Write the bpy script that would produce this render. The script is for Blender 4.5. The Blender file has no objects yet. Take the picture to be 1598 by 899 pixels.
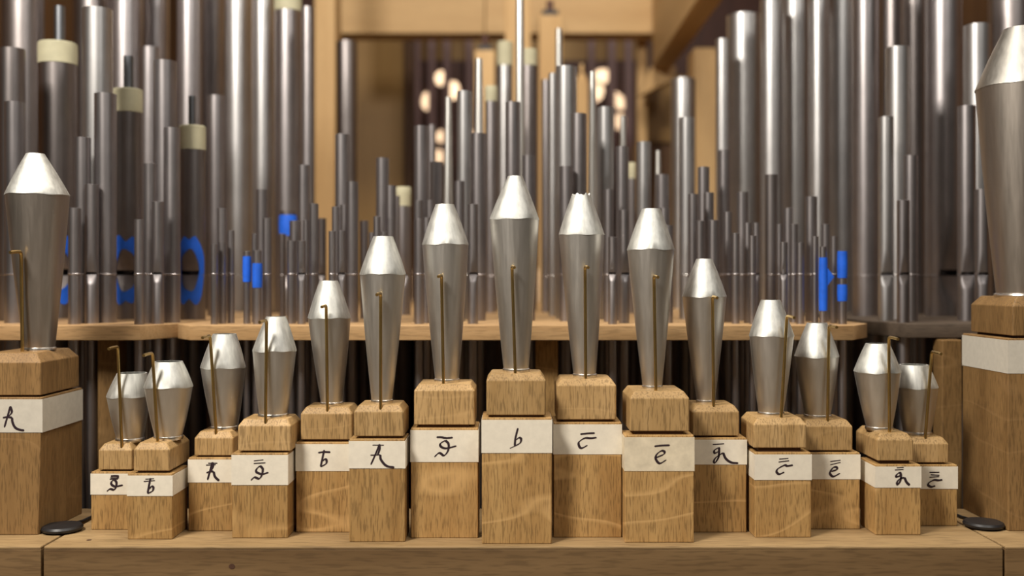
import bpy, bmesh, math, random
from mathutils import Vector
random.seed(7)

# ------------------------------------------------------------------ camera, world, lights, exposure
F, XC, YH = 1600.0, 799.0, 440.0            # focal length and horizon in photo pixels (1598 x 899)
H = 0.1326                                   # camera height above the wind chest top
scn = bpy.context.scene
col = scn.collection
cam_d = bpy.data.cameras.new('camera'); cam = bpy.data.objects.new('camera', cam_d); col.objects.link(cam)
cam.location = (0, 0, H); cam.rotation_euler = (math.pi/2, 0, 0)
cam_d.sensor_width = 36; cam_d.lens = F/1598*36; cam_d.shift_y = -(449.5-YH)/1598
cam_d.clip_start = 0.01
cam_d.dof.use_dof = True; cam_d.dof.focus_distance = 0.545; cam_d.dof.aperture_fstop = 5.4
scn.camera = cam

w = bpy.data.worlds.new('world'); scn.world = w; w.use_nodes = True
w.node_tree.nodes['Background'].inputs[0].default_value = (1.0, 0.90, 0.78, 1)
w.node_tree.nodes['Background'].inputs[1].default_value = 0.04

def area(name, loc, target, size, power, color, size_y=None):
    d = bpy.data.lights.new(name, 'AREA'); o = bpy.data.objects.new(name, d); col.objects.link(o)
    d.size = size; d.energy = power; d.color = color
    if size_y: d.shape = 'RECTANGLE'; d.size_y = size_y
    o.location = loc
    o.rotation_euler = (Vector(target)-Vector(loc)).to_track_quat('-Z', 'Y').to_euler()
    return o
area('gallery_lamp', (-0.42, 0.04, 0.78), (0.0, 0.58, 0.05), 0.20, 12.0, (1.0, 0.93, 0.83))
area('gallery_lamp', (0.42, -0.06, 0.92), (0.08, 0.7, 0.1), 0.26, 3.2, (1.0, 0.95, 0.88))
area('organ_lamp', (0.10, 0.68, 1.25), (0.14, 1.15, 0.25), 0.32, 10.0, (1.0, 0.92, 0.80))

vs = scn.view_settings
vs.view_transform = 'Standard'; vs.look = 'None'; vs.gamma = 1.0; vs.use_curve_mapping = False
vs.exposure = 0.0

# ------------------------------------------------------------------ helpers
def PX(x, D): return (x-XC)/F*D
def PZ(y, D): return H-(y-YH)/F*D

def props(o, label=None, cat=None, group=None, kind=None):
    if label: o['label'] = label
    if cat: o['category'] = cat
    if group: o['group'] = group
    if kind: o['kind'] = kind
    return o
def empty(name, loc):
    o = bpy.data.objects.new(name, None); col.objects.link(o); o.location = loc; o.empty_display_size = 0.01
    return o
def mesh_obj(name, verts, faces, mat, parent=None, smooth=None, bevel=0.0, seg=2):
    me = bpy.data.meshes.new(name); me.from_pydata([tuple(v) for v in verts], [], faces); me.update()
    bm = bmesh.new(); bm.from_mesh(me); bmesh.ops.recalc_face_normals(bm, faces=bm.faces); bm.to_mesh(me); bm.free()
    if smooth is not None:
        me.polygons.foreach_set('use_smooth', [True]*len(me.polygons)); me.set_sharp_from_angle(angle=math.radians(smooth))
    me.materials.append(mat)
    o = bpy.data.objects.new(name, me); col.objects.link(o)
    if parent: o.parent = parent
    if bevel:
        m = o.modifiers.new('bevel', 'BEVEL'); m.width = bevel; m.segments = seg; m.limit_method = 'ANGLE'; m.angle_limit = math.radians(25)
    return o
BF = [(0,3,2,1),(4,5,6,7),(0,1,5,4),(1,2,6,5),(2,3,7,6),(3,0,4,7)]
def box(name, x0, x1, y0, y1, z0, z1, mat, parent=None, bevel=0.0, seg=2):
    v = [(x0,y0,z0),(x1,y0,z0),(x1,y1,z0),(x0,y1,z0),(x0,y0,z1),(x1,y0,z1),(x1,y1,z1),(x0,y1,z1)]
    return mesh_obj(name, v, BF, mat, parent, None, bevel, seg)
def lathe(name, prof, mat, parent, n=40, cx=0, cy=0, smooth=30, wob=None):
    """prof: (radius, z, x offset) from bottom to top"""
    v, f = [], []
    for k, p in enumerate(prof):
        for i in range(n):
            a = 2*math.pi*i/n; r, z = p[0], p[1]; ox = p[2] if len(p) > 2 else 0
            if wob: dr, dz = wob(k, a); r += dr; z += dz
            v.append((cx+ox+r*math.cos(a), cy+r*math.sin(a), z))
    for k in range(len(prof)-1):
        for i in range(n):
            j = (i+1) % n
            f.append((k*n+i, k*n+j, (k+1)*n+j, (k+1)*n+i))
    return mesh_obj(name, v, f, mat, parent, smooth)
def catmull(pts, n=7):
    if len(pts) < 3: return [Vector(p) for p in pts]
    P = [Vector(p) for p in pts]; P = [2*P[0]-P[1]]+P+[2*P[-1]-P[-2]]; out = []
    for i in range(1, len(P)-2):
        for k in range(n):
            t = k/n; a, b, c, d = P[i-1:i+3]
            out.append(0.5*((2*b)+(c-a)*t+(2*a-5*b+4*c-d)*t*t+(3*b-a-3*c+d)*t**3))
    out.append(P[-2]); return out
def tube(name, pts, r, mat, parent, n=10):
    P = [Vector(p) for p in pts]; v, f = [], []
    for i, p in enumerate(P):
        t = (P[min(i+1, len(P)-1)]-P[max(i-1, 0)]).normalized()
        up = Vector((1, 0, 0)) if abs(t.x) < 0.9 else Vector((0, 0, 1))
        s = t.cross(up).normalized(); u = s.cross(t)
        for k in range(n):
            a = 2*math.pi*k/n; v.append(p+(s*math.cos(a)+u*math.sin(a))*r)
    for i in range(len(P)-1):
        for k in range(n):
            j = (k+1) % n; f.append((i*n+k, i*n+j, (i+1)*n+j, (i+1)*n+k))
    f.append(tuple(range(n))[::-1]); f.append(tuple(range((len(P)-1)*n, len(P)*n)))
    return mesh_obj(name, v, f, mat, parent, 40)

# ------------------------------------------------------------------ materials
def new_mat(name):
    m = bpy.data.materials.new(name); m.use_nodes = True
    nt = m.node_tree; return m, nt, nt.nodes['Principled BSDF']
def coords(nt, scale, rnd=True):
    tc = nt.nodes.new('ShaderNodeTexCoord'); mp = nt.nodes.new('ShaderNodeMapping')
    mp.inputs['Scale'].default_value = scale
    if rnd:
        oi = nt.nodes.new('ShaderNodeObjectInfo'); mu = nt.nodes.new('ShaderNodeVectorMath'); mu.operation = 'SCALE'
        mu.inputs[0].default_value = (3.1, 1.7, 2.3); nt.links.new(oi.outputs['Random'], mu.inputs['Scale'])
        ad = nt.nodes.new('ShaderNodeVectorMath'); ad.operation = 'ADD'
        nt.links.new(tc.outputs['Object'], ad.inputs[0]); nt.links.new(mu.outputs[0], ad.inputs[1])
        nt.links.new(ad.outputs[0], mp.inputs['Vector'])
    else: nt.links.new(tc.outputs['Object'], mp.inputs['Vector'])
    return mp.outputs[0]
def noise(nt, vec, scale=1.0, detail=3, rough=0.6):
    n = nt.nodes.new('ShaderNodeTexNoise'); n.inputs['Scale'].default_value = scale
    n.inputs['Detail'].default_value = detail; n.inputs['Roughness'].default_value = rough
    nt.links.new(vec, n.inputs['Vector']); return n.outputs['Fac']
def ramp(nt, fac, stops):
    r = nt.nodes.new('ShaderNodeValToRGB'); e = r.color_ramp.elements
    while len(e) < len(stops): e.new(0.5)
    for el, (p, c) in zip(e, stops): el.position = p; el.color = (*c, 1) if len(c) == 3 else c
    nt.links.new(fac, r.inputs['Fac']); return r.outputs['Color']
def mix(nt, fac, a, b, mode='MIX'):
    m = nt.nodes.new('ShaderNodeMix'); m.data_type = 'RGBA'; m.blend_type = mode
    for s, i in ((fac, 0), (a, 6), (b, 7)):
        if hasattr(s, 'is_output'): nt.links.new(s, m.inputs[i])
        else: m.inputs[i].default_value = s if not isinstance(s, tuple) else (*s, 1)
    return m.outputs[2]
def bump(nt, fac, bsdf, strength=0.2, dist=0.0003):
    b = nt.nodes.new('ShaderNodeBump'); b.inputs['Strength'].default_value = strength; b.inputs['Distance'].default_value = dist
    nt.links.new(fac, b.inputs['Height']); nt.links.new(b.outputs[0], bsdf.inputs['Normal'])
def wood(name, light, dark, axis='z', pores=0.5, fleck=0.0, rough=0.55, k=1.0):
    m, nt, b = new_mat(name)
    def sc(across, along):
        a, l = across*k, along*k
        return {'z': (a, a, l), 'x': (l, a, a), 'y': (a, l, a)}[axis]
    broad = noise(nt, coords(nt, sc(90, 7)), 1, 4, 0.6)
    c = ramp(nt, broad, [(0.32, dark), (0.68, light)])
    fine = noise(nt, coords(nt, sc(1500, 130)), 1, 2, 0.5)
    pm = ramp(nt, fine, [(0.38, (1, 1, 1)), (0.50, (0, 0, 0))])
    pf = nt.nodes.new('ShaderNodeMath'); pf.operation = 'MULTIPLY'; pf.inputs[1].default_value = pores
    nt.links.new(pm, pf.inputs[0])
    c = mix(nt, pf.outputs[0], c, tuple(x*0.42 for x in dark))
    if fleck:
        fl = noise(nt, coords(nt, sc(11, 34)), 1, 1, 0.4)
        fm = ramp(nt, fl, [(0.515, (0, 0, 0)), (0.54, (1, 1, 1)), (0.55, (0, 0, 0))])
        ff = nt.nodes.new('ShaderNodeMath'); ff.operation = 'MULTIPLY'; ff.inputs[1].default_value = fleck
        nt.links.new(fm, ff.inputs[0])
        c = mix(nt, ff.outputs[0], c, tuple(min(1, x*1.35+0.03) for x in light))
    oi = nt.nodes.new('ShaderNodeObjectInfo')
    tint = ramp(nt, oi.outputs['Random'], [(0, (0.86, 0.84, 0.80)), (1, (1.08, 1.06, 1.04))])
    c = mix(nt, 1.0, c, tint, 'MULTIPLY')
    nt.links.new(c, b.inputs['Base Color']); b.inputs['Roughness'].default_value = rough
    b.inputs['Specular IOR Level'].default_value = 0.35
    bump(nt, fine, b, 0.25, 0.0002)
    return m
def metal(name, base, rough, streak=0.12, spots=0.0, var=0.12, bumpy=0.1):
    m, nt, b = new_mat(name)
    st = noise(nt, coords(nt, (500, 500, 6)), 1, 3, 0.6)
    mo = noise(nt, coords(nt, (60, 60, 30)), 1, 4, 0.65)
    c = ramp(nt, mo, [(0.3, tuple(x*(1-var) for x in base)), (0.7, tuple(min(1, x*(1+var)) for x in base))])
    c = mix(nt, streak, c, ramp(nt, st, [(0.35, tuple(x*0.55 for x in base)), (0.65, tuple(min(1, x*1.3) for x in base))]))
    nt.links.new(c, b.inputs['Base Color']); b.inputs['Metallic'].default_value = 1.0
    rr = nt.nodes.new('ShaderNodeMapRange'); rr.inputs['To Min'].default_value = rough-0.06; rr.inputs['To Max'].default_value = rough+0.08
    nt.links.new(st, rr.inputs['Value']); nt.links.new(rr.outputs[0], b.inputs['Roughness'])
    bump(nt, st, b, bumpy, 0.0002)
    return m
def plain(name, c, rough=0.7, metallic=0.0, var=0.1, scale=200):
    m, nt, b = new_mat(name)
    n = noise(nt, coords(nt, (scale,)*3), 1, 4, 0.6)
    cc = ramp(nt, n, [(0.3, tuple(x*(1-var) for x in c)), (0.7, tuple(min(1, x*(1+var)) for x in c))])
    nt.links.new(cc, b.inputs['Base Color']); b.inputs['Roughness'].default_value = rough; b.inputs['Metallic'].default_value = metallic
    bump(nt, n, b, 0.1, 0.0002)
    return m

M = {}
M['oak'] = wood('oak', (0.50, 0.315, 0.125), (0.375, 0.215, 0.075), 'z', 0.6, 0.5)
M['oak_cap'] = wood('oak_cap', (0.52, 0.345, 0.16), (0.40, 0.25, 0.10), 'z', 0.6, 0.15)
M['oak_vignette_brown'] = wood('oak_vignette_brown', (0.30, 0.178, 0.07), (0.215, 0.122, 0.045), 'z', 0.5, 0.2)  # dimmer oak: corner vignette painted on the big boxes; brown for side supports
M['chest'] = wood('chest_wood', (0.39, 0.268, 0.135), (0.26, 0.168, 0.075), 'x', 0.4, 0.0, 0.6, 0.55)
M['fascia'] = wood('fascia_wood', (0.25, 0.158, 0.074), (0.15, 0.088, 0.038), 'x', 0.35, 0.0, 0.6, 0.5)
M['rack'] = wood('rack_wood', (0.52, 0.34, 0.17), (0.37, 0.22, 0.095), 'x', 0.35, 0.0, 0.6, 0.8)
M['rack_old'] = wood('rack_wood_old', (0.10, 0.072, 0.05), (0.055, 0.037, 0.024), 'x', 0.35, 0.0, 0.7, 0.8)
M['pine'] = wood('pine', (0.66, 0.45, 0.22), (0.55, 0.35, 0.155), 'z', 0.1, 0.0, 0.55, 0.4)
M['pine_x'] = wood('pine_beam', (0.66, 0.45, 0.22), (0.56, 0.36, 0.165), 'x', 0.1, 0.0, 0.55, 0.35)
M['pine_y'] = wood('pine_rail', (0.62, 0.42, 0.20), (0.50, 0.32, 0.145), 'y', 0.1, 0.0, 0.55, 0.35)
M['floor'] = wood('floor_wood', (0.42, 0.34, 0.25), (0.33, 0.26, 0.185), 'x', 0.1, 0.0, 0.5, 0.3)
M['ochre'] = wood('ochre_panel', (0.36, 0.215, 0.065), (0.27, 0.15, 0.04), 'z', 0.1, 0.0, 0.5, 0.3)
M['brown'] = wood('brown_wood', (0.15, 0.075, 0.03), (0.09, 0.042, 0.016), 'z', 0.2, 0.0, 0.55, 0.4)
M['redbrown'] = wood('red_brown_wood', (0.10, 0.035, 0.022), (0.055, 0.018, 0.012), 'z', 0.1, 0.0, 0.5, 0.4)
M['rod'] = plain('rod_paint', (0.22, 0.13, 0.13), 0.5)
M['void'] = plain('shaded_wood', (0.03, 0.022, 0.016), 0.9)  # near-black wood: shade of the unlit cavity painted into the colour
M['paper'] = plain('label_paper', (0.78, 0.72, 0.60), 0.85, 0, 0.05, 300)
M['paper_vignette'] = plain('label_paper_vignette', (0.58, 0.54, 0.46), 0.85, 0, 0.06, 300)  # label paper greyed to paint in the corner vignette
M['paper_old'] = plain('label_paper_old', (0.70, 0.61, 0.45), 0.85, 0, 0.14, 160)
M['ink'] = plain('ink', (0.025, 0.012, 0.018), 0.5)
M['leather'] = plain('brown_leather', (0.07, 0.028, 0.014), 0.8)
M['brass'] = plain('brass', (0.60, 0.42, 0.16), 0.32, 1.0, 0.12, 120)
M['bright'] = metal('bright_tin', (0.66, 0.66, 0.625), 0.58, 0.30, 0, 0.04, 0.35)
M['pewter'] = metal('pewter', (0.67, 0.645, 0.605), 0.44, 0.08, 0, 0.06, 0.08)
M['vignette_tin'] = metal('vignette_tin', (0.50, 0.48, 0.44), 0.45, 0.12, 0, 0.05, 0.1)  # dimmer than bright tin: edge vignette put into the metal colour
M['vignette_pewter'] = metal('vignette_pewter', (0.47, 0.42, 0.37), 0.42, 0.08, 0, 0.06, 0.06)  # dimmer pewter copy with the edge vignette painted in
M['solder'] = metal('solder', (0.85, 0.80, 0.74), 0.30, 0.3, 0, 0.2, 0.4)
M['lead'] = metal('pipe_lead', (0.41, 0.38, 0.385), 0.37, 0.10, 0, 0.12, 0.04)
M['lead_dark'] = metal('pipe_lead_dark', (0.30, 0.27, 0.265), 0.38, 0.10, 0, 0.12, 0.04)
M['tin'] = metal('pipe_tin', (0.56, 0.55, 0.55), 0.39, 0.06, 0, 0.1, 0.02)
M['white_tin'] = metal('pipe_white_tin', (0.90, 0.89, 0.85), 0.36, 0.1, 0, 0.05, 0.08)
M['lip'] = metal('lip_tin', (0.75, 0.75, 0.76), 0.25, 0.1, 0, 0.1, 0.05)
M['chimney'] = metal('chimney_lead', (0.22, 0.23, 0.25), 0.4, 0.1)
M['cap_band'] = plain('stopper_band', (0.50, 0.47, 0.32), 0.7, 0, 0.08, 120)
M['tape'] = plain('blue_tape', (0.008, 0.12, 0.72), 0.6, 0, 0.15, 150)
M['felt'] = plain('black_felt', (0.012, 0.011, 0.012), 0.45)
M['plaster'] = plain('plaster', (0.85, 0.68, 0.52), 0.8)

# ------------------------------------------------------------------ setting: chest, floor, walls, frame
chest = empty('wind_chest', (0, 0.56, -0.045))
props(chest, 'pale oak wind chest along the bottom carrying the row of reed pipes', 'wind chest')
D0 = 0.514
cl, cr = PX(66, D0), PX(1567, D0)
for a, b in ((-0.42, cl-0.0007), (cl+0.0007, cr-0.0007), (cr+0.0007, 0.44)):
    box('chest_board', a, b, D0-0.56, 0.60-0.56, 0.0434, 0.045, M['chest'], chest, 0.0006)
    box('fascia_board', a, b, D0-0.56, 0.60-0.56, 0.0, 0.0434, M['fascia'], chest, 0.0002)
box('lower_rail', -0.42, 0.44, D0+0.004-0.56, 0.60-0.56, -0.03, 0.0, M['chest'], chest, 0.001)
kx, kz = PX(362, D0), PZ(884, D0)+0.045
mesh_obj('knot', [(kx+0.0016*math.cos(a/12*6.2832), D0-0.56-0.00015, kz+0.0013*math.sin(a/12*6.2832)) for a in range(12)], [tuple(range(12))], M['leather'], chest)
kd = H*F/(843-YH); kx = PX(139, kd)
mesh_obj('knot', [(kx+0.0013*math.cos(a/12*6.2832), kd-0.56+0.0013*math.sin(a/12*6.2832), 0.04512) for a in range(12)], [tuple(range(12))], M['leather'], chest)
props(box('floor', -2.2, 2.2, -2.0, 3.4, -0.32, -0.30, M['floor']), kind='structure')
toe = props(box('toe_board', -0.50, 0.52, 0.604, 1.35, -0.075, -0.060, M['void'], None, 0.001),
            'shade-coloured toe board under the flue pipes behind the chest', 'board')
props(box('chest_plinth', -0.42, 0.44, 0.535, 1.35, -0.30, -0.0752, M['void']), 'shade-coloured plinth beneath the wind chest', 'plinth')
props(box('wall_left', -0.62, -0.60, 0.6, 3.0, -0.30, 1.5, M['brown']), kind='structure')
props(box('wall_right', 0.66, 0.68, 0.6, 3.0, -0.30, 1.5, M['brown']), kind='structure')
props(box('wall_back', -1.6, 1.6, 3.0, 3.04, -0.30, 2.0, M['plaster']), kind='structure')
props(box('wall_case_left', -0.60, PX(642, 2.25), 2.25, 2.27, -0.30, 1.5, M['redbrown']), kind='structure')
props(box('wall_case_right', PX(998, 2.25), 0.66, 2.25, 2.27, -0.30, 1.5, M['redbrown']), kind='structure')
props(box('wall_cavity', -0.50, 0.52, 1.33, 1.35, -0.060, 0.09, M['void']), kind='structure')  # added to close the cavity against light; shade is in its colour

# ------------------------------------------------------------------ lettering
def conv(x0, y0, s): return lambda p: (x0+p[0]/s, y0+p[1]/s)
LET = {
 'bigA': (0, 610, 11.236, [[(185,270),(150,400),(80,640)], [(185,270),(212,360),(190,410),(150,440)], [(55,470),(130,458),(215,465)], [(215,465),(225,550),(270,640),(350,680),(430,692)]]),
 'd3': (140, 730, 9.99, [[(330,130),(400,125),(460,132)], [(325,156),(460,156)], [(315,178),(445,175)], [(390,180),(345,215),(345,260),(405,290),(520,268)], [(390,180),(420,230),(410,300),(380,340),(320,330),(270,365)]]),
 'b2': (140, 730, 9.99, [[(870,178),(1005,168)], [(845,213),(1020,198)], [(950,160),(930,260),(905,400)], [(905,400),(980,360),(995,305),(965,290),(930,330)]]),
 'A2': (290, 700, 9.4, [[(330,215),(465,215)], [(300,243),(440,235)], [(390,200),(365,300),(320,460)], [(390,200),(402,260),(365,330)], [(305,355),(360,335),(410,335)], [(410,335),(430,410),(490,470)]]),
 'd2': (290, 700, 9.4, [[(1000,180),(1140,165)], [(998,218),(1170,208)], [(1090,250),(1040,300),(1040,345),(1120,372),(1215,350)], [(1090,250),(1130,300),(1115,390),(1075,440),(1010,420),(955,465)]]),
 'b1': (460, 680, 8.878, [[(325,235),(410,225),(495,228)], [(410,195),(385,310),(360,430)], [(360,430),(435,385),(440,335),(415,325),(390,350)]]),
 'A1': (460, 680, 8.878, [[(1078,130),(1235,130)], [(1175,115),(1130,230),(1055,400)], [(1175,115),(1175,190),(1150,260)], [(1050,268),(1185,262)], [(1185,262),(1195,330),(1270,415),(1380,437)]]),
 'd1': (640, 650, 7.264, [[(300,235),(350,235),(410,243),(485,238)], [(400,270),(345,305),(350,340),(410,360),(525,333)], [(400,270),(435,310),(430,385),(385,440),(330,412),(275,457)]]),
 'b0': (640, 650, 7.264, [[(1222,130),(1195,240),(1185,335)], [(1185,335),(1245,300),(1258,255),(1235,240),(1200,265)], [(1185,335),(1130,360)]]),
 'c1': (860, 650, 7.264, [[(330,200),(410,192),(495,188)], [(515,238),(450,245),(380,245),(315,290),(320,340),(350,357),(412,325)]]),
 'e1': (860, 650, 7.264, [[(1170,338),(1250,328),(1345,325)], [(1190,465),(1270,430),(1285,400),(1250,388),(1195,430),(1185,480),(1230,530),(1305,490)]]),
 'g1': (1080, 675, 5.919, [[(190,110),(295,103)], [(240,140),(205,165),(210,190),(245,170),(250,135)], [(250,135),(245,220),(215,275),(200,265),(220,230),(285,185)], [(285,185),(310,240),(360,275),(425,282)]]),
 'c2': (1080, 675, 5.919, [[(803,245),(888,238)], [(798,272),(895,260)], [(930,300),(880,308),(850,302),(790,335),(780,365),(805,383),(850,365)]]),
 'e2': (1080, 675, 5.919, [[(1275,268),(1370,255)], [(1275,297),(1370,275)], [(1285,360),(1335,340),(1330,318),(1300,325),(1275,360),(1275,385),(1305,405),(1365,375)]]),
 'g2': (1340, 715, 9.9875, [[(590,150),(700,142)], [(560,183),(695,175)], [(635,215),(585,260),(585,290),(640,270),(650,225)], [(635,215),(655,260),(645,350),(605,410),(595,370),(640,320),(710,300)], [(710,300),(740,370),(790,420)]]),
 'c3': (1340, 715, 9.9875, [[(1100,220),(1255,220)], [(1120,258),(1255,265)], [(1100,298),(1250,285)], [(1300,335),(1240,345),(1170,340),(1095,380),(1080,420),(1130,445),(1190,430)]]),
}
def lettering(key, D, y_local, ox, parent):
    """calligraphic pen strokes as thin ink ribbons on the label plane (world distance D)"""
    x0, y0, s, strokes = LET[key]; v, f = [], []
    nib = Vector((math.cos(math.radians(38)), math.sin(math.radians(38))))
    for si, st in enumerate(strokes):
        P = catmull([((x0+a/s), -(y0+b/s)) for a, b in st], 8)
        n = len(P); yy = y_local-0.00002*si
        for i, p in enumerate(P):
            t = (P[min(i+1, n-1)]-P[max(i-1, 0)]).normalized()
            wd = 0.75+1.25*abs(t.x*nib.y-t.y*nib.x)          # half width in photo pixels
            if i in (0, n-1): wd *= 0.55
            nn = Vector((-t.y, t.x))
            for sg in (1, -1):
                q = p+nn*wd*sg; v.append((PX(q.x, D)-ox, yy, PZ(-q.y, D)))
        b0 = len(v)-2*n
        for i in range(n-1):
            f.append((b0+2*i, b0+2*i+1, b0+2*i+3, b0+2*i+2))
    return mesh_obj('lettering', v, f, M['ink'], parent)

# ------------------------------------------------------------------ reed pipes (front row)
# key, box x0,x1 | label top, label bottom, base | cap x0,x1, cap front top edge, cap bottom | resonator: base c,hw,y  rim c,hw,y  top c,hw,y | wire x,y bottom, x,y top | box depth, cap depth
REEDS = [
 ('bigA', -38, 66, 622, 675, 835, -36, 63.5, 566, 618, 61.5, 22.5, 546, 58.5, 46.5, 304, 55, 13, 240, 35, 552, 33, 393, .050, .048,
  'tall reed pipe on oak box lettered A at left edge'),
 ('d3', 142, 212, 738, 772, 827, 153, 206, 703, 734, 203, 20, 685, 200, 32, 617, 206, 22, 582, 190, 687, 184, 541, .022, .026,
  'shortest stubby reed pipe lettered d with three bars, left of centre'),
 ('b2', 199, 269, 741, 774, 842, 208, 265, 702, 735, 263, 20.5, 683, 263, 36.5, 602, 263, 21, 564, 246, 684, 238, 551, .025, .033,
  'short squat reed pipe lettered b with two bars'),
 ('A2', 294, 371, 716, 753, 829, 303, 364, 684, 713, 351, 20, 662, 348, 34, 572, 350.5, 17.5, 521, 337, 665, 328, 524, .024, .027,
  'reed pipe with squat resonator on box lettered A with two bars'),
 ('d2', 362, 449, 709, 757, 840, 371, 454, 665, 705, 426.5, 21.5, 646, 428.5, 33.5, 546, 431, 15, 494, 414.5, 649, 416, 500, .022, .026,
  'reed pipe on box lettered d with two bars'),
 ('b1', 462, 551, 692, 735, 831, 469, 550, 646, 686, 517.5, 16.5, 627, 514, 33, 495, 513, 14, 438, 511, 630, 509, 477, .022, .026,
  'reed pipe on box lettered b with a single bar through its stem'),
 ('A1', 545, 632, 687, 731, 846, 552, 630, 643, 681, 596, 16, 617, 597.5, 35.5, 427, 598, 15, 369, 594, 621, 594, 458, .021, .026,
  'reed pipe on box lettered A with one bar, diagonal grain below'),
 ('d1', 641, 746, 670, 721, 840, 646, 741, 610, 663, 697.5, 18.5, 590, 695, 36, 381, 694, 14, 319, 692, 594, 689, 430, .026, .030,
  'reed pipe on box lettered d with one bar, left of the tallest middle one'),
 ('b0', 752, 861, 654, 707, 849, 759, 852, 594, 648, 805.5, 19.5, 575, 802.5, 38.5, 342, 804, 11, 275, 804, 579, 799, 416, .027, .030,
  'tallest middle reed pipe on box lettered plain b without bar'),
 ('c1', 864, 970, 661, 709, 839, 869, 962, 602, 655, 912.5, 17.5, 583, 907.5, 35.5, 366, 906.5, 13.5, 304, 914, 587, 913, 416, .026, .030,
  'reed pipe with ragged cone tip on box lettered c with one bar'),
 ('e1', 975, 1083, 681, 735, 847, 983, 1076, 622, 673, 1018, 15, 596, 1015.5, 36.5, 389, 1016, 14, 326, 1023.5, 602, 1020.5, 431, .018, .036,
  'reed pipe on box lettered e with one bar and stained label'),
 ('g1', 1076, 1165, 685, 725, 831, 1080, 1154, 643, 680, 1101.5, 14, 618, 1099, 34, 462, 1099, 12, 404, 1113.5, 622, 1112, 463, .024, .028,
  'reed pipe on box lettered g with one bar'),
 ('c2', 1178, 1266, 708, 749, 839, 1176, 1259, 663, 699, 1203, 19, 639, 1204, 34, 523, 1202.5, 14.5, 468, 1219, 643, 1228, 493, .022, .030,
  'reed pipe on box lettered c with two bars'),
 ('e2', 1254, 1342, 708, 748, 826, 1254, 1331, 666, 704, 1276, 19.5, 645, 1274.5, 33.5, 555, 1275, 15, 504, 1291.5, 648, 1293.5, 508, .022, .028,
  'reed pipe on box lettered e with two bars'),
 ('g2', 1366, 1437, 727, 761, 835, 1369, 1426, 687, 719, 1372, 19.5, 665, 1369, 35, 579, 1369.5, 17.5, 536, 1388, 668, 1387, 526, .024, .034,
  'squat reed pipe on box lettered g with two bars'),
 ('c3', 1417, 1494, 727, 763, 821, 1420, 1481, 693, 724, 1431, 20.5, 674, 1431, 31, 603, 1426, 21, 569, 1444, 674, 1454, 549, .022, .028,
  'small stubby reed pipe lettered c with three bars, beside the right box'),
 ('bigR', 1573, 1690, 530, 583, 829, 1580, 1684, 478, 524, 1596, 38, 458, 1594, 66, 137, 1595, 26, 45, 0, 0, 0, 0, .055, .050,
  'huge reed pipe on oak box with blank label at right edge'),
]
reed_axis = []
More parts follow.
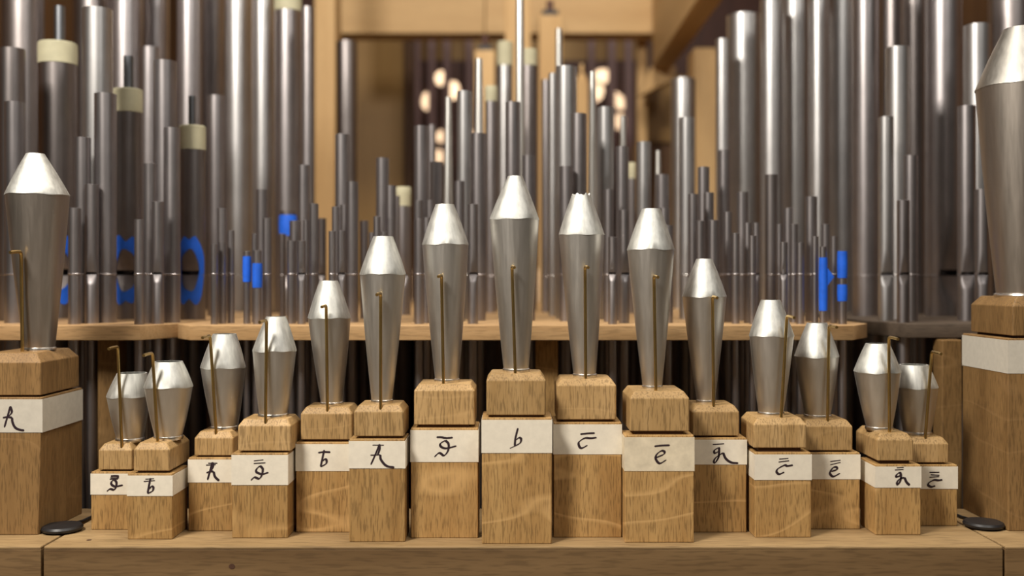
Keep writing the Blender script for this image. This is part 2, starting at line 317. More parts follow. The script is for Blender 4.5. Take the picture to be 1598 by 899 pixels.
for (key, bx0, bx1, lt, lb, base, cx0, cx1, ct, cb, rbc, rbw, rby, rrc, rrw, rry, rtc, rtw, rty, wx0, wy0, wx1, wy1, bd, cd, label) in REEDS:
    D = H*F/(base-YH)
    X0, X1 = PX(bx0, D), PX(bx1, D); xc = (X0+X1)/2
    t = empty('reed_pipe', (xc, D+bd/2, 0.0)); oy = D+bd/2
    props(t, label, 'organ pipe', 'reed pipes on the wind chest')
    big = key in ('bigA', 'bigR')  # edge pipes take the materials with vignette painted in
    oak = M['oak_vignette_brown'] if big else M['oak']
    zt = PZ(lt, D)+0.0006
    # boot: box with the photo's chamfered lower corner on the big left one
    v = [[X0-xc, -bd/2, 0], [X1-xc, -bd/2, 0], [X1-xc, bd/2, 0], [X0-xc, bd/2, 0]]
    v += [[a, b, zt] for a, b, _ in v]
    if key == 'bigA': v[1][0] -= 0.0022
    mesh_obj('boot', v, BF, oak, t, None, 0.0005, 2)
    # paper label wrapped round the boot
    z0, z1 = PZ(lb, D), zt-0.0010
    th = 0.00022; a, b = X0-xc, X1-xc; vv = []
    for (e, zz) in ((0.00003, z0), (th, z0), (th, z1), (0.00003, z1)):
        vv += [(a-e, -bd/2-e, zz), (b+e, -bd/2-e, zz), (b+e, bd/2+e, zz), (a-e, bd/2+e, zz)]
    ff = []
    for k in range(4):
        for i in range(4):
            j = (i+1) % 4; kk = (k+1) % 4
            ff.append((k*4+i, k*4+j, kk*4+j, kk*4+i))
    lab = mesh_obj('paper_label', vv, ff, M['paper_old'] if key == 'e1' else M['paper_vignette'] if big else M['paper'], t)
    if key in LET: lettering(key, D, -bd/2-th-0.00008, xc, lab)
    # block (bevelled cap) and its leather seat
    Dc = D+0.0012
    c0, c1 = PX(cx0, Dc)-xc, PX(cx1, Dc)-xc
    zb, ze = max(PZ(cb, Dc), zt+0.0009), PZ(ct, Dc)
    Dr = Dc+cd*0.5
    ztop = PZ(rby, Dr)
    ztop = max(ztop, ze+0.0025)
    yb0, yb1 = Dc-oy, Dc+cd-oy
    ztop = min(ztop, ze+(0.0034 if not big else 0.005)); hh = ztop-ze; ins = 0.0024 if not big else 0.004
    v, f = [], []
    cs = 0.0006
    def octo(x0, x1, y0, y1, z, c):
        return [(x0+c,y0,z),(x1-c,y0,z),(x1,y0+c,z),(x1,y1-c,z),(x1-c,y1,z),(x0+c,y1,z),(x0,y1-c,z),(x0,y0+c,z)]
    v += octo(c0, c1, yb0, yb1, zb, cs)+octo(c0, c1, yb0, yb1, ze, cs)
    v += octo(c0+ins, c1-ins, yb0+ins, yb1-ins, ztop, cs)
    for k in range(2):
        for i in range(8):
            j = (i+1) % 8; f.append((k*8+i, k*8+j, k*8+8+j, k*8+8+i))
    f.append(tuple(range(8))[::-1]); f.append(tuple(range(16, 24)))
    mesh_obj('block', v, f, M['oak_vignette_brown'] if big else M['oak_cap'], t, None, 0.0005, 2)
    sx = 0.1*(c1-c0)
    box('leather_seat', c0+sx, c1-sx, max(yb0, -bd/2)+0.0015, min(yb1, bd/2)-0.001, zt, zb, M['leather'], t)
    # resonator
    k = Dr/F
    def rp(c, hw, y): return (hw*k, PZ(y, Dr), PX(c, Dr)-xc)
    rb, rr, rt = rp(rbc, rbw, rby), rp(rrc, rrw, rry), rp(rtc, rtw, rty)
    rb = (rb[0], ztop, rb[2])
    cy = Dr-oy
    rng = random.Random(key); ph = rng.random()*6
    def rim_wob(kk, a, n_=0): return (0, 0)
    lathe('collar', [(rb[0]*1.05, ztop-0.0004, rb[2]), (rb[0]*1.10, ztop+0.0005, rb[2]), (rb[0]*1.08, ztop+0.0014, rb[2]), (rb[0]*0.985, ztop+0.0019, rb[2])], M['solder'], t, 40, 0, cy)
    prof = []
    for i in range(9):
        u = i/8; r = rb[0]+(rr[0]-rb[0])*u+0.025*rr[0]*math.sin(math.pi*u)
        prof.append((r, ztop+0.0012+(rr[1]-ztop-0.0012)*u, rb[2]+(rr[2]-rb[2])*u))
    lathe('lower_cone', prof, M['vignette_pewter' if big else 'pewter'], t, 48, 0, cy)
    def wob(kk, a):
        if kk == 0: return (0.00012*math.sin(5*a+ph), 0.00018*math.sin(7*a+ph)+0.0002*math.sin(3*a+2*ph))
        if kk in (7, 8) and key == 'c1': return (0.0004*math.sin(4*a), 0.0005*math.sin(6*a+1)+0.0004*math.sin(11*a))
        return (0, 0)
    prof = [(rr[0]*1.012, rr[1]-0.0005, rr[2])]
    for i in range(7):
        u = i/6; r = rr[0]*1.008+(rt[0]-rr[0])*u+0.02*rr[0]*math.sin(math.pi*u)
        prof.append((r, rr[1]+(rt[1]-rr[1])*u, rr[2]+(rt[2]-rr[2])*u))
    prof += [(rt[0]-0.0006, rt[1], rt[2]), (rt[0]+0.15*(rr[0]-rt[0])-0.0006, rt[1]-0.15*(rt[1]-rr[1]), rt[2]), (rr[0]*0.93, rr[1]+0.02*(rt[1]-rr[1]), rr[2]), (rb[0]*0.8, ztop+0.003, rb[2]), (0.0005, ztop+0.0025, rb[2])]
    lathe('upper_cone', prof, M['vignette_tin' if key == 'bigR' else 'bright'], t, 48, 0, cy, 30, wob)
    # tuning wire with its bent handle towards the player
    if wx0:
        zw1 = PZ(wy1, Dr-0.012)
        u = min(max((zw1-ztop)/(rr[1]-ztop), 0), 1); rad = (rb[0]+(rr[0]-rb[0])*u)*1.03
        if zw1 > rr[1]: rad = rr[0]*1.01
        off = max(rb[0]+0.002, min(cd*0.5-ins*0.5, 0.0115))
        rw = 0.00082 if not big else 0.0009
        offt = rad+0.0022
        xa, xb = PX(wx0, Dr-off)-xc, PX(wx1, Dr-offt)-xc
        ya, yb = Dr-off-oy, Dr-offt-oy
        zw1 = PZ(wy1, Dr-offt)
        pts = [(xa, ya, ztop-0.003), (xa, ya, ztop+0.001)]
        for i in range(1, 9):
            q = i/8*0.97; pts.append((xa+(xb-xa)*q, ya+(yb-ya)*q, ztop+(zw1-ztop)*q))
        hk = 0.0095 if key in ('bigA','d3','b2','A2','d2','g2','c3','e2','c2') else 0.006
        side = (-0.0012 if wx1 < XC else 0.0012)
        pts += [(xb, yb-0.0004, zw1-0.0006), (xb+side*.1, yb-0.0012, zw1), (xb+side*.6, yb-hk*.6, zw1-0.0002), (xb+side, yb-hk, zw1-0.0006)]
        tube('tuning_wire', pts, rw, M['brass'], t)
    reed_axis.append((rrc, key))

# black felt pads on the chest joints
for px, py, lbl in ((97, 829, 'oval black pad on the chest joint beside the left box'), (1535, 823, 'oval black pad on the chest joint beside the right box')):
    D = H*F/(py-YH); x = PX(px, D)
    t = empty('felt_pad', (x, D, 0)); props(t, lbl, 'pad', 'black pads on the chest joints')
    lathe('pad', [(0.0001, 0.0002), (0.0085, 0.0002), (0.0103, 0.0010), (0.0106, 0.0022), (0.0098, 0.0033), (0.0080, 0.0036), (0.0001, 0.0038)], M['felt'], t, 40)
    tube('shadow_line', [(0.0, 0.0105, 0.0012), (0.003 if px < XC else -0.003, 0.02, 0.0010), (0.004 if px < XC else -0.004, 0.034, 0.0010)], 0.0008, M['felt'], t, 8)  # dark cord modelled in place of the box's shadow line

# ------------------------------------------------------------------ flue pipes behind
ZR = PZ(508, 0.62); RT = 0.0090      # rack board top and thickness
ZM = PZ(428, 0.65)                   # mouth height
L, LD, T, W = 'lead', 'lead_dark', 'tin', 'white_tin'
# x left, x right, top y, distance wish, kind, metal, facing (degrees from the viewer, None = turned away), extra
FL = [
 (0,38,77,.70,'p',LD,None,0),(8,38,160,.66,'p',L,None,0),(5,66,-90,.90,'p',LD,None,0),
 (62,118,97,.745,'ch',LD,20,(68,85,101,10,'ring')),(130,175,15,.685,'p',T,None,0),(117,172,-60,.95,'p',LD,None,0),
 (117,141,215,.655,'p',L,None,0),(107,126,325,.642,'p',L,None,0),(133,154,288,.644,'p',L,12,0),(148,181,147,.664,'p',L,None,0),
 (178,221,172,.73,'ch',LD,12,(140,193,208,88,'ring')),(172,222,-80,.92,'p',L,None,0),(219,250,75,.80,'p',L,None,0),(222,263,-70,.98,'p',L,None,0),
 (240,275,96,.69,'p',L,None,0),(224,245,256,.655,'p',L,None,0),(256,281,200,.664,'p',L,None,0),(238,255,315,.645,'p',L,10,0),(210,225,343,.636,'p',L,None,0),
 (281,320,230,.72,'ch',LD,3,(197,294,305,150,'ring')),(277,314,-60,.92,'p',L,None,0),(316,350,-90,.98,'p',L,None,0),(324,351,150,.80,'p',L,None,0),
 (351,393,-80,.93,'p',T,None,0),(394,428,-70,.90,'p',T,None,0),(429,470,15,.88,'st',L,25,(-10,)),(470,491,12,.84,'p',L,None,0),
 (525,558,66,1.12,'p',LD,None,0),
 (329,340,381,.640,'p',L,None,0),(339,354,325,.672,'p',L,None,0),(341,353,378,.648,'p',L,None,0),(355,366,360,.655,'p',L,None,0),
 (380,391,392,.648,'p',L,None,('band',400,440)),(395,408,391,.642,'p',L,None,('band',411,449)),(400,418,296,.70,'p',L,None,0),(393,402,365,.668,'p',L,None,0),
 (410,424,341,.668,'p',L,None,0),(436,446,365,.74,'p',LD,None,0),(437,462,330,.80,'p',LD,0,('band',336,368)),(448,462,376,.650,'p',L,None,0),(452,470,345,.685,'p',L,None,0),(465,483,258,.715,'p',L,None,0),
 (464,477,376,.643,'p',L,14,0),(473,484,344,.672,'p',L,None,0),(483,497,318,.662,'p',L,None,0),(497,509,341,.75,'p',LD,5,0),
 (513,524,361,.645,'p',L,None,0),(518,530,323,.672,'p',L,None,0),(523,545,210,.72,'p',L,None,0),(527,539,360,.648,'p',L,15,0),(531,546,320,.69,'p',L,None,0),
 (541,559,284,.675,'p',L,None,0),(562,575,345,.74,'p',L,-8,0),(587,607,247,.72,'p',L,None,0),(583,594,338,.66,'p',L,None,0),(576,585,363,.68,'p',L,None,0),
 (602,618,290,.70,'p',L,None,0),(603,617,340,.665,'p',L,None,0),(594,605,362,.643,'p',L,None,0),(618,641,318,.82,'st',L,-10,(292,)),(614,624,306,.78,'p',L,None,0),
 (646,668,197,.705,'p',L,None,0),(646,660,313,.672,'p',L,None,0),(647,661,342,.645,'p',L,None,0),(664,679,313,.690,'p',L,None,0),(672,690,253,.73,'p',L,None,0),(660,673,340,.66,'p',L,None,0),(668,680,195,.86,'p',L,None,0),
 (690,709,152,.76,'c',W,None,.5),(713,737,143,.73,'p',T,None,0),(737,758,92,.80,'c',W,None,.5),(735,758,209,.70,'p',L,None,0),
 (709,725,283,.69,'p',L,None,0),(730,746,319,.648,'p',L,12,0),(746,757,330,.70,'p',L,None,0),(757,776,155,.88,'st',L,None,(135,)),
 (788,812,160,.72,'p',L,None,0),(803,820,-60,.82,'c',W,None,.7),(815,835,243,.70,'p',L,None,0),(776,800,100,1.0,'st',T,None,(66,)),(812,838,100,.94,'st',LD,None,(78,)),
 (867,900,105,.74,'p',T,None,0),(864,880,45,.88,'c',W,None,.6),(845,860,125,.90,'p',L,None,0),(856,870,115,.80,'p',T,None,0),(873,894,260,.69,'p',L,None,0),(891,915,178,.70,'p',L,None,0),
 (915,934,112,.76,'c',W,None,.5),(932,958,168,.73,'p',T,None,0),(963,981,182,.80,'c',W,None,.5),(961,981,229,.70,'p',L,None,0),(942,958,296,.68,'p',L,None,0),
 (966,982,328,.658,'p',L,10,0),(949,963,370,.642,'p',L,-10,0),(980,992,275,.86,'st',L,None,(274-20,)),(994,1016,222,.74,'p',T,None,0),(1020,1034,235,.80,'c',W,None,.55),(1023,1044,273,.73,'p',L,None,0),
 (1029,1045,325,.69,'p',L,None,0),(1036,1050,352,.66,'p',L,None,0),(1060,1084,184,.73,'p',T,None,0),(1047,1085,124,1.02,'p',T,None,0),
 (1074,1089,303,.665,'p',L,None,0),(1089,1107,261,.70,'p',L,None,0),(1098,1114,301,.68,'p',L,None,0),(1086,1100,345,.652,'p',L,None,0),(1105,1122,344,.655,'p',L,None,0),
 (1121,1139,235,.72,'p',L,None,0),(1129,1142,331,.675,'p',L,None,0),(1142,1154,364,.648,'p',L,None,0),(1150,1167,300,.70,'p',L,None,0),(1161,1173,348,.66,'p',L,None,0),
 (1169,1180,368,.643,'p',L,None,0),(1175,1185,348,.70,'p',L,-5,0),(1194,1213,273,.70,'p',LD,None,0),(1211,1222,350,.665,'p',L,None,0),(1217,1229,378,.643,'p',L,-12,0),
 (1223,1237,325,.69,'p',L,None,0),(1233,1245,350,.668,'p',L,None,0),(1243,1255,379,.644,'p',L,None,0),(1257,1275,307,.685,'p',L,None,0),(1267,1277,369,.648,'p',L,None,0),
 (1279,1290,385,.640,'p',L,None,('band',402,485)),(1282,1295,350,.678,'p',L,None,0),(1296,1307,369,.655,'p',L,None,0),(1308,1321,392,.641,'p',L,None,('band2',392,470)),
 (1117,1138,62,.92,'p',T,None,0),(1135,1187,25,.96,'p',T,None,0),(1187,1221,0,.90,'p',T,None,0),(1220,1262,-60,.93,'p',T,None,0),(1262,1293,-40,.87,'p',T,None,0),
 (1290,1331,-90,.90,'p',T,None,0),(1331,1371,-80,.80,'p',L,None,0),(1375,1411,-60,.90,'p',LD,None,0),(1408,1446,-70,.86,'p',LD,None,0),(1445,1499,-60,.80,'p',L,15,0),  # darker metals on this stretch paint in the right section's shade
 (1383,1420,75,.735,'p',T,None,0),(1371,1394,183,.70,'p',T,-8,0),(1411,1432,243,.695,'p',L,None,0),(1400,1419,313,.668,'p',L,-4,0),
 (1505,1546,40,.74,'p',T,None,0),(1495,1522,166,.70,'p',L,-12,0),(1522,1542,296,.678,'p',L,-5,0),(1545,1612,-80,.86,'p',LD,None,0),
]
posts = []          # obstacles: rack supports (x, y, r)
POST = [(152, 185, 'square oak rack support behind the three-barred d pipe'), (836, 871, 'square oak rack support behind the middle b box'), (1470, 1502, 'square oak rack support beside the right box')]
for a, b, l in POST:
    D = 0.640; x0, x1 = PX(a, D), PX(b, D)
    posts.append(((x0+x1)/2, D+0.007, 0.0105))
placed = []
def fits(x, y, r):
    return all((x-a)**2+(y-b)**2 >= (r+c+0.0007)**2 for a, b, c in placed)
order = sorted(range(len(FL)), key=lambda i: FL[i][3])
DEP = {}
for i in order:
    xl, xr, yt, D = FL[i][:4]; r0 = (xr-xl)/2/F
    while True:
        x, r = PX((xl+xr)/2, D), r0*D
        if fits(x, D, r) and all((x-a)**2+(D-b)**2 > (min(r, .012)+c)**2 for a, b, c in posts): break
        D += 0.002
    placed.append((x, D, r)); DEP[i] = D
maxD = max(DEP.values())

def ring_mesh(rings, closed_caps=(), skip=None):
    n = len(rings[0]); v = [p for r in rings for p in r]; f = []
    for k in range(len(rings)-1):
        for i in range(n):
            if skip and skip(k, i): continue
            j = (i+1) % n; f.append((k*n+i, k*n+j, (k+1)*n+j, (k+1)*n+i))
    for k in closed_caps: f.append(tuple(range(k*n, k*n+n)))
    return v, f
def flat_ring(r, z, ang, alpha, n):
    """ring of a pipe wall, pressed flat within +-alpha of the facing direction (the lips)"""
    out = []
    for i in range(n):
        a = 2*math.pi*(i+0.5)/n; a = a-2*math.pi if a > math.pi else a
        u, t = r*math.cos(a), r*math.sin(a)
        if alpha > 0: u = min(u, r*math.cos(alpha))
        out.append((u*math.cos(ang)-t*math.sin(ang), u*math.sin(ang)+t*math.cos(ang), z))
    return out
def patch(name, pts, faces, parent): 
    return mesh_obj(name, pts, faces, M['tape'], parent, 40)
def build_flue(i, label):
    xl, xr, yt, _, kind, mat, facing, ex = FL[i]
    D = DEP[i]; r = (xr-xl)/2/F*D; x = PX((xl+xr)/2, D)
    t = empty('flue_pipe', (x, D, ZTOE)); props(t, label, 'organ pipe', 'metal flue pipes on the rack board')
    rt = r*ex if kind == 'c' else r
    base = ZTOE; n = 28 if r < 0.012 else 40
    ang = -math.pi/2+math.radians(facing if facing is not None else 150+(i*47) % 60)
    al0 = math.radians(53); lip = 3.4*r; lip2 = 1.7*r; cut = max(0.0012, 0.34*r)
    zm = ZM-base; ztop = PZ(yt, D)-base
    lip = min(lip, (ztop-zm)*0.7)
    def rad(z): return r+(rt-r)*max(0, min(1, (z-zm)/(ztop-zm)))
    zs = [zm, zm+cut, zm+cut+(lip-cut)*.35, zm+cut+(lip-cut)*.7, zm+lip]+[zm+lip+(ztop-zm-lip)*u for u in (.25, .5, .75, 1)]
    rings = [flat_ring(rad(z), z, ang, al0*max(0, 1-(z-zm)/lip*0.9) if z < zm+lip-1e-6 else 0, n) for z in zs]
    th = max(0.0004, 0.05*r)
    rings.append(flat_ring(rt-th, ztop+0.0001, ang, 0, n)); rings.append(flat_ring(rt-th, ztop-0.02, ang, 0, n))
    def skip(k, q):
        a = 2*math.pi*(q+1)/n; a = a-2*math.pi if a > math.pi else a
        return k == 0 and abs(a) < al0*0.97
    v, f = ring_mesh(rings, (), skip)
    mesh_obj('pipe_body', v, f, M[mat], t, 35)
    # foot with lower lip and languid
    fz = [(0.0, .42, 0), (0.045, .72, 0), (0.085, 1, 0), (ZR-RT-base, 1, 0), (zm-lip2, 1, 0), (zm-lip2*.75, 1, .55), (zm-lip2*.35, 1, .88), (zm-0.0002, 1, 1)]
    rings = [flat_ring(r*1.004*s, z, ang, al0*a, n) for z, s, a in fz]
    v, f = ring_mesh(rings, (0, len(fz)-1))
    mesh_obj('pipe_foot', v, f, M[mat if mat != W else L], t, 35)
    def bead_skip(k, q):
        a = 2*math.pi*(q+1)/n; a = a-2*math.pi if a > math.pi else a
        return abs(a) < al0*1.15
    bz = zm; hb = max(0.0005, 0.05*r)
    v, f = ring_mesh([flat_ring(r*1.004, bz-hb, ang, 0, n), flat_ring(r*1.03+0.0001, bz-hb*.4, ang, 0, n), flat_ring(r*1.03+0.0001, bz+hb*.4, ang, 0, n), flat_ring(r*0.998, bz+hb, ang, 0, n)], (), bead_skip)
    mesh_obj('solder_seam', v, f, M[mat], t, 35)
    if kind in ('ch', 'st'):
        y1 = ex[0]; zc0, zc1 = PZ(yt, D)-base, PZ(y1, D)-base; rc = r*1.03
        mesh_cap = lathe('stopper_cap', [(rc, zc0-0.002), (rc, zc0), (rc*1.01, (zc0+zc1)/2), (rc, zc1-0.0006), (rc*.95, zc1), (0.0003, zc1+0.0002)], M['cap_band'], t, n)
        if kind == 'ch':
            _, ca, cb, cy, _ = ex; rc = (cb-ca)/2/F*D; cx = PX((ca+cb)/2, D)-x
            z1 = PZ(cy, D)-base
            lathe('chimney_tube', [(rc, zc1), (rc, z1), (rc*.8, z1), (rc*.8, z1-0.01)], M['chimney'], t, 20, cx, 0)
    # blue masking tape
    tk = ex[-1] if kind == 'ch' else (ex[0] if isinstance(ex, tuple) and kind == 'p' else None)
    rr = r*1.012+0.0003
    if tk == 'ring':
        v, f = [], []; nn = 36; za, zb_ = PZ(364, D)-base, PZ(480, D)-base; zc = (za+zb_)/2; hz = (za-zb_)/2
        for k in range(nn):
            a = 2*math.pi*k/nn; c, s = math.cos(a), math.sin(a)
            notch = 1-0.22*max(0, math.cos(2*a-math.pi))**8
            for q, (ax, az) in enumerate(((1.25, 1.0*notch), (0.74, 0.56))):
                jit = 1+0.04*math.sin(5*a+i+q)
                ph = ang+ax*c*jit; v.append((rr*math.cos(ph), rr*math.sin(ph), zc+hz*az*s*jit))
        for k in range(nn):
            j = (k+1) % nn; f.append((2*k, 2*j, 2*j+1, 2*k+1))
        patch('masking_tape', v, f, t)
    elif tk in ('band', 'band2'):
        ys = [(ex[1], ex[2])] if tk == 'band' else [(392, 434), (444, 470)]
        for y0, y1 in ys:
            z0, z1 = PZ(y1, D)-base, PZ(y0, D)-base
            lathe('masking_tape', [(rr, z0), (rr*1.06, z0+(z1-z0)*.3), (rr*1.08, z0+(z1-z0)*.6), (rr*1.02, z1)], M['tape'], t, 24)
        if xl == 1279:
            za, zb_ = PZ(418, D)-base, PZ(446, D)-base
            patch('masking_tape', [(rr*.9, -rr*.6, za), (rr*.9, -rr*.6, zb_), (rr*2.6, -rr*.4, (za+zb_)/2), (rr*.9, -rr*.45, za), (rr*.9, -rr*.45, zb_), (rr*2.6, -rr*.25, (za+zb_)/2)],
                  [(0, 1, 2), (3, 5, 4), (0, 2, 5, 3), (1, 4, 5, 2), (0, 3, 4, 1)], t)
ZTOE = -0.060

# labels: look first, then position between the reed pipes in front
ZN = {'bigA': 'big left A', 'd3': 'three-barred d', 'b2': 'two-barred b', 'A2': 'two-barred A', 'd2': 'two-barred d', 'b1': 'one-barred b', 'A1': 'one-barred A', 'd1': 'one-barred d',
      'b0': 'plain b', 'c1': 'one-barred c', 'e1': 'one-barred e', 'g1': 'one-barred g', 'c2': 'two-barred c', 'e2': 'two-barred e', 'g2': 'two-barred g', 'c3': 'three-barred c', 'bigR': 'big right'}
ax = sorted(reed_axis)
def cls(i):
    xl, xr, yt, _, kind, mat, facing, ex = FL[i]
    if kind == 'ch': return 'chimney-topped capped pipe'
    if kind == 'st': return 'pale-capped metal pipe'
    if kind == 'c': return 'bright white tapering pipe'
    if isinstance(ex, tuple): return 'blue-taped thin pipe'
    if yt < 0: return 'tall metal pipe'
    if yt < 150: return 'long metal pipe'
    if yt < 270: return 'middling metal pipe'
    if yt < 340: return 'short thin metal pipe'
    return 'very short thin pipe'
ORD = ['leftmost', 'second from left', 'third from left', 'fourth from left', 'fifth from left', 'sixth from left', 'seventh from left', 'eighth from left']
buckets = {}
for i, p in enumerate(FL):
    c = (p[0]+p[1])/2
    z = max([k for k in range(len(ax)) if ax[k][0] <= c], default=-1)
    buckets.setdefault((z, cls(i)), []).append((c, i))
LABEL = {}
for (z, c), lst in buckets.items():
    lst.sort()
    if z < 0: where = 'left of the big A reed pipe'
    elif z >= len(ax)-1: where = 'right of the big right reed pipe'
    else: where = 'between reeds %s and %s' % (ZN[ax[z][1]], ZN[ax[z+1][1]])
    for q, (_, i) in enumerate(lst):
        LABEL[i] = '%s %s' % (c, where) if len(lst) == 1 else '%s, %s, %s' % (c, ORD[q], where)
for i in range(len(FL)): build_flue(i, LABEL[i])

# rack boards with a hole for every pipe
def rack(name, outline, holes, mat, label):
    cu = bpy.data.curves.new(name, 'CURVE'); cu.dimensions = '2D'; cu.fill_mode = 'BOTH'; cu.extrude = RT/2-0.0004; cu.bevel_depth = 0.0004
    def poly(pts):
        s = cu.splines.new('POLY'); s.points.add(len(pts)-1); s.use_cyclic_u = True
        for p, q in zip(s.points, pts): p.co = (q[0], q[1], 0, 1)
    poly(outline)
    for x, y, r in holes: poly([(x+(r)*math.cos(2*math.pi*k/24), y+(r)*math.sin(2*math.pi*k/24)) for k in range(24)])
    tmp = bpy.data.objects.new(name+'_curve', cu); col.objects.link(tmp)
    dg = bpy.context.evaluated_depsgraph_get(); me = bpy.data.meshes.new_from_object(tmp.evaluated_get(dg))
    bpy.data.objects.remove(tmp); me.name = name
    me.materials.clear(); me.materials.append(mat)
    o = bpy.data.objects.new(name, me); col.objects.link(o); o.location = (0, 0, ZR-RT/2)
    props(o, label, 'rack board')
    return o
BK = 1.34
outl = {'l': [(-0.50, 0.62), (PX(218, .62), 0.62), (PX(275, .650), 0.650), (PX(275, .650), BK), (-0.50, BK)],
        'm': [(PX(279, .640), 0.640), (PX(297, .62), 0.62), (PX(1330, .62), 0.62), (PX(1352, .650), 0.650), (PX(1352, .650), BK), (PX(279, .640), BK)],
        'r': [(PX(1354, .695), 0.695), (PX(1416, .648), 0.648), (0.52, 0.648), (0.52, BK), (PX(1354, .695), BK)]}
def inside(pt, poly, m):
    x, y, r = pt; s = 1e9
    for i in range(len(poly)):
        a, b = Vector(poly[i]), Vector(poly[(i+1) % len(poly)]); e = (b-a).normalized(); nrm = Vector((-e.y, e.x))
        s = min(s, (Vector((x, y))-a).dot(nrm))
    return s > r+m
hol = {'l': [], 'm': [], 'r': []}
for x, y, r in placed:
    for k in outl:
        if inside((x, y, r), outl[k], 0.0016): hol[k].append((x, y, r*1.01+0.0005+0.0004))
def ok_holes(h):
    out = []
    for x, y, r in h:
        rr_ = r
        out.append((x, y, rr_))
    return out
rack('rack_board', outl['l'], ok_holes(hol['l']), M['rack'], 'oak rack board with angled corner behind the left reed pipes')
rack('rack_board', outl['m'], ok_holes(hol['m']), M['rack'], 'long pale oak rack board across the middle holding small pipes')
rack('rack_board', outl['r'], ok_holes(hol['r']), M['rack_old'], 'dark greyish rack board with angled corner at the right')
for a, b, l in POST:
    D = 0.640; x0, x1 = PX(a, D), PX(b, D)
    t = box('rack_support', -(x1-x0)/2, (x1-x0)/2, 0, 0.014, 0, ZR-RT-0.0008-ZTOE, M['oak' if a == 836 else 'oak_vignette_brown'], None, 0.0008)
    t.location = ((x0+x1)/2, D, ZTOE); props(t, l, 'post', 'oak rack supports')

# ------------------------------------------------------------------ wooden frame and case at the back
def px_box(name, xa, xb, ya, yb, D, dep, mat, parent=None, bevel=0.002):
    return box(name, PX(xa, D), PX(xb, D), D, D+dep, PZ(yb, D), PZ(ya, D), mat, parent, bevel)
props(px_box('frame_post', 490, 523, -120, 900, 1.36, 0.05, M['pine']), 'pale pine post left of centre behind the pipes', 'post')
props(px_box('frame_post', 1083, 1121, 74, 900, 1.36, 0.05, M['pine']), 'pale pine post right of centre behind the pipes', 'post')  # top cut short to stand in for the rail's shadow on it
beam = empty('cross_beam', (0, 1.6, PZ(52, 1.6))); props(beam, 'wide pale pine beam spanning the top behind the pipes', 'beam')
zb = PZ(52, 1.6); zt_ = PZ(-70, 1.6)
box('beam_board', PX(515, 1.6), PX(757, 1.6)-.0006, 0.0, 0.05, 0, zt_-zb, M['pine_x'], beam, 0.001)
box('beam_board', PX(757, 1.6)+.0006, PX(1030, 1.6), 0.0, 0.05, 0, zt_-zb, M['pine_x'], beam, 0.001)
Z1 = H+0.333*1.0
props(box('side_rail', 0.2185, 0.2490, 0.80, 1.598, Z1, Z1+0.16, M['pine_y'], None, 0.002), 'pine rail running forward overhead at upper right', 'beam')
props(px_box('frame_post', 995, 1010, 57, 330, 1.66, 0.02, M['pine']), 'narrow wooden strip under the right end of the beam', 'post')
br = props(mesh_obj('corner_bracket', [(PX(1000,1.61),1.605,PZ(150,1.61)),(PX(1050,1.61),1.605,PZ(125,1.61)),(PX(1056,1.61),1.605,PZ(104,1.61)),(PX(1016,1.61),1.605,PZ(104,1.61)),
     (PX(1000,1.61),1.64,PZ(150,1.61)),(PX(1050,1.61),1.64,PZ(125,1.61)),(PX(1056,1.61),1.64,PZ(104,1.61)),(PX(1016,1.61),1.64,PZ(104,1.61))], BF, M['pine'], None, None, 0.002),
     'small wooden corner bracket under the overhead rail', 'bracket')
pan = empty('case_panel', (PX(595,1.9), 1.9, 0)); props(pan, 'ochre wooden case panel left of the dark pierced screen', 'panel')
def pbox(name, xa, xb, ya, yb, D, dep, mat, par, bv=0.001):
    o = px_box(name, xa, xb, ya, yb, D, dep, mat, par, bv)
    for vtx in o.data.vertices: vtx.co -= par.location
    return o
pbox('panel_board', 510, 630, -40, 470, 1.9, 0.02, M['ochre'], pan)
pbox('panel_stile', 631, 646, -40, 470, 1.885, 0.03, M['brown'], pan)
cup = empty('case_panel', (PX(1030,1.75), 1.75, 0)); props(cup, 'brown wooden case panel below the corner bracket at right', 'panel')
pbox('panel_board', 998, 1090, 118, 222, 1.75, 0.02, M['ochre'], cup)
pbox('panel_board', 985, 1150, 224, 640, 1.76, 0.02, M['brown'], cup)
props(px_box('back_board', 640, 1000, -60, 97, 2.22, 0.02, M['ochre']), 'brown back board behind the rods under the beam', 'board')
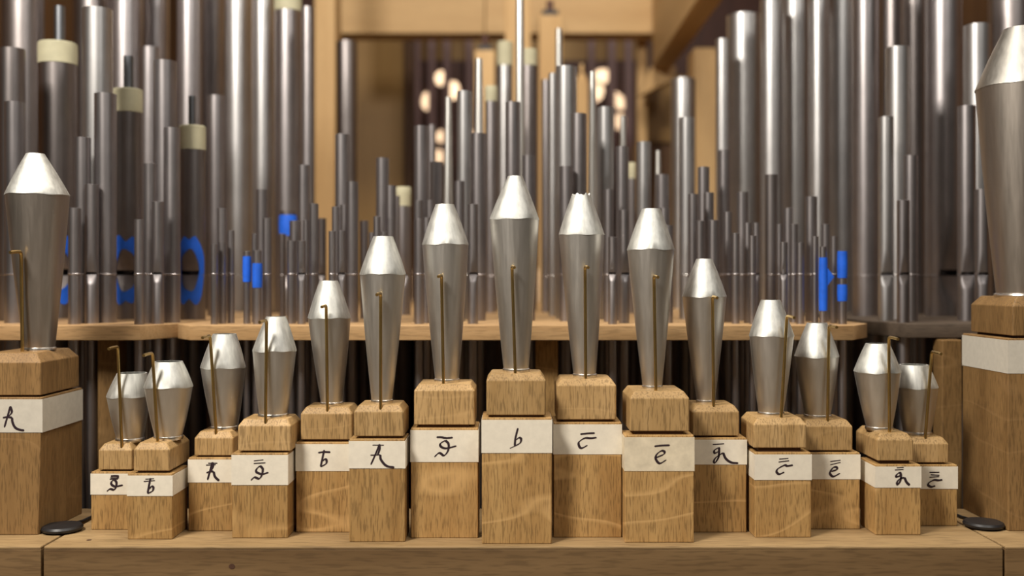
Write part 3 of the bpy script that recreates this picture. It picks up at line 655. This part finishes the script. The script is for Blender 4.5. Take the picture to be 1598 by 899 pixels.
# pierced dark screen
OV = [(667,158,9,15,0),(688,122,9,12,0),(707,141,10,15,0),(684,245,9,12,0),(688,213,8,10,0),(940,119,15,12,.3),(931,143,11,16,-.2),(964,157,10,17,.6),(967,190,10,13,0),
      (905,215,9,12,0),(735,215,9,12,0),(726,180,9,12,0),(760,190,9,13,0),(880,190,9,13,0)]
D = 2.10
def pierced():
    cu = bpy.data.curves.new('screen', 'CURVE'); cu.dimensions = '2D'; cu.fill_mode = 'BOTH'; cu.extrude = 0.006
    def poly(pts):
        s = cu.splines.new('POLY'); s.points.add(len(pts)-1); s.use_cyclic_u = True
        for p, q in zip(s.points, pts): p.co = (q[0], q[1], 0, 1)
    poly([(PX(640,D), PZ(420,D)), (PX(1000,D), PZ(420,D)), (PX(1000,D), PZ(95,D)), (PX(640,D), PZ(95,D))])
    for x, y, a, b, rot in OV:
        pts = []
        for k in range(24):
            q = 2*math.pi*k/24; u, v_ = a*math.cos(q), b*math.sin(q)
            pts.append((PX(x+u*math.cos(rot)-v_*math.sin(rot), D), PZ(y-(u*math.sin(rot)+v_*math.cos(rot)), D)))
        poly(pts)
    tmp = bpy.data.objects.new('screen_curve', cu); col.objects.link(tmp)
    me = bpy.data.meshes.new_from_object(tmp.evaluated_get(bpy.context.evaluated_depsgraph_get())); bpy.data.objects.remove(tmp)
    me.materials.clear(); me.materials.append(M['redbrown'])
    o = bpy.data.objects.new('pierced_screen', me); col.objects.link(o)
    o.rotation_euler = (math.pi/2, 0, 0); o.location = (0, D, 0)
    props(o, 'dark red-brown pierced screen with oval holes showing bright light', 'screen')
pierced()
area('nave_lamp', (0.0, 2.45, 1.0), (0.0, 3.0, 0.55), 0.3, 14.0, (1.0, 0.86, 0.70))
for k, (px, wd) in enumerate(((650,11),(673,11),(697,11),(732,11),(923,11),(955,12),(981,12))):
    o = px_box('hanging_rod', px-wd/2, px+wd/2, -40, 330, 2.03, 0.014, M['rod'], None, 0.003)
    props(o, '%s thin reddish rod hanging below the %s half of the beam' % (['first', 'second', 'third', 'fourth', 'first', 'second', 'third'][k], 'left' if px < 799 else 'right'), 'rod', 'rods under the beam')
# square wooden pipes behind the middle
for xa, xb, yt, D, dark, lbl in ((788,828,-40,1.42,0,'tall square wooden pipe rising past the beam in the middle'), (841,877,23,1.42,1,'square wooden pipe with dark stopper in front of beam'),
                           (741,772,78,1.42,1,'square wooden pipe with dark stopper left of the middle'), (899,918,125,1.40,0,'narrow square wooden pipe right of the middle')):
    x0, x1 = PX(xa, D), PX(xb, D); hw = (x1-x0)/2
    t = empty('wooden_pipe', ((x0+x1)/2, D+hw, -0.30)); props(t, lbl, 'organ pipe', 'square wooden pipes at the back')
    zt_ = PZ(yt, D)+0.30
    box('pipe_body', -hw, hw, -hw, hw, 0.0, zt_, M['pine'], t, 0.001)
    box('stopper', -hw*.72, hw*.72, -hw*.72, hw*.72, zt_, zt_+0.008, M['felt'] if dark else M['pine'], t, 0.001)
    box('stopper_handle', -hw*.3, hw*.3, -hw*.3, hw*.3, zt_+0.008, zt_+0.024, M['redbrown'] if dark else M['pine'], t, 0.002)
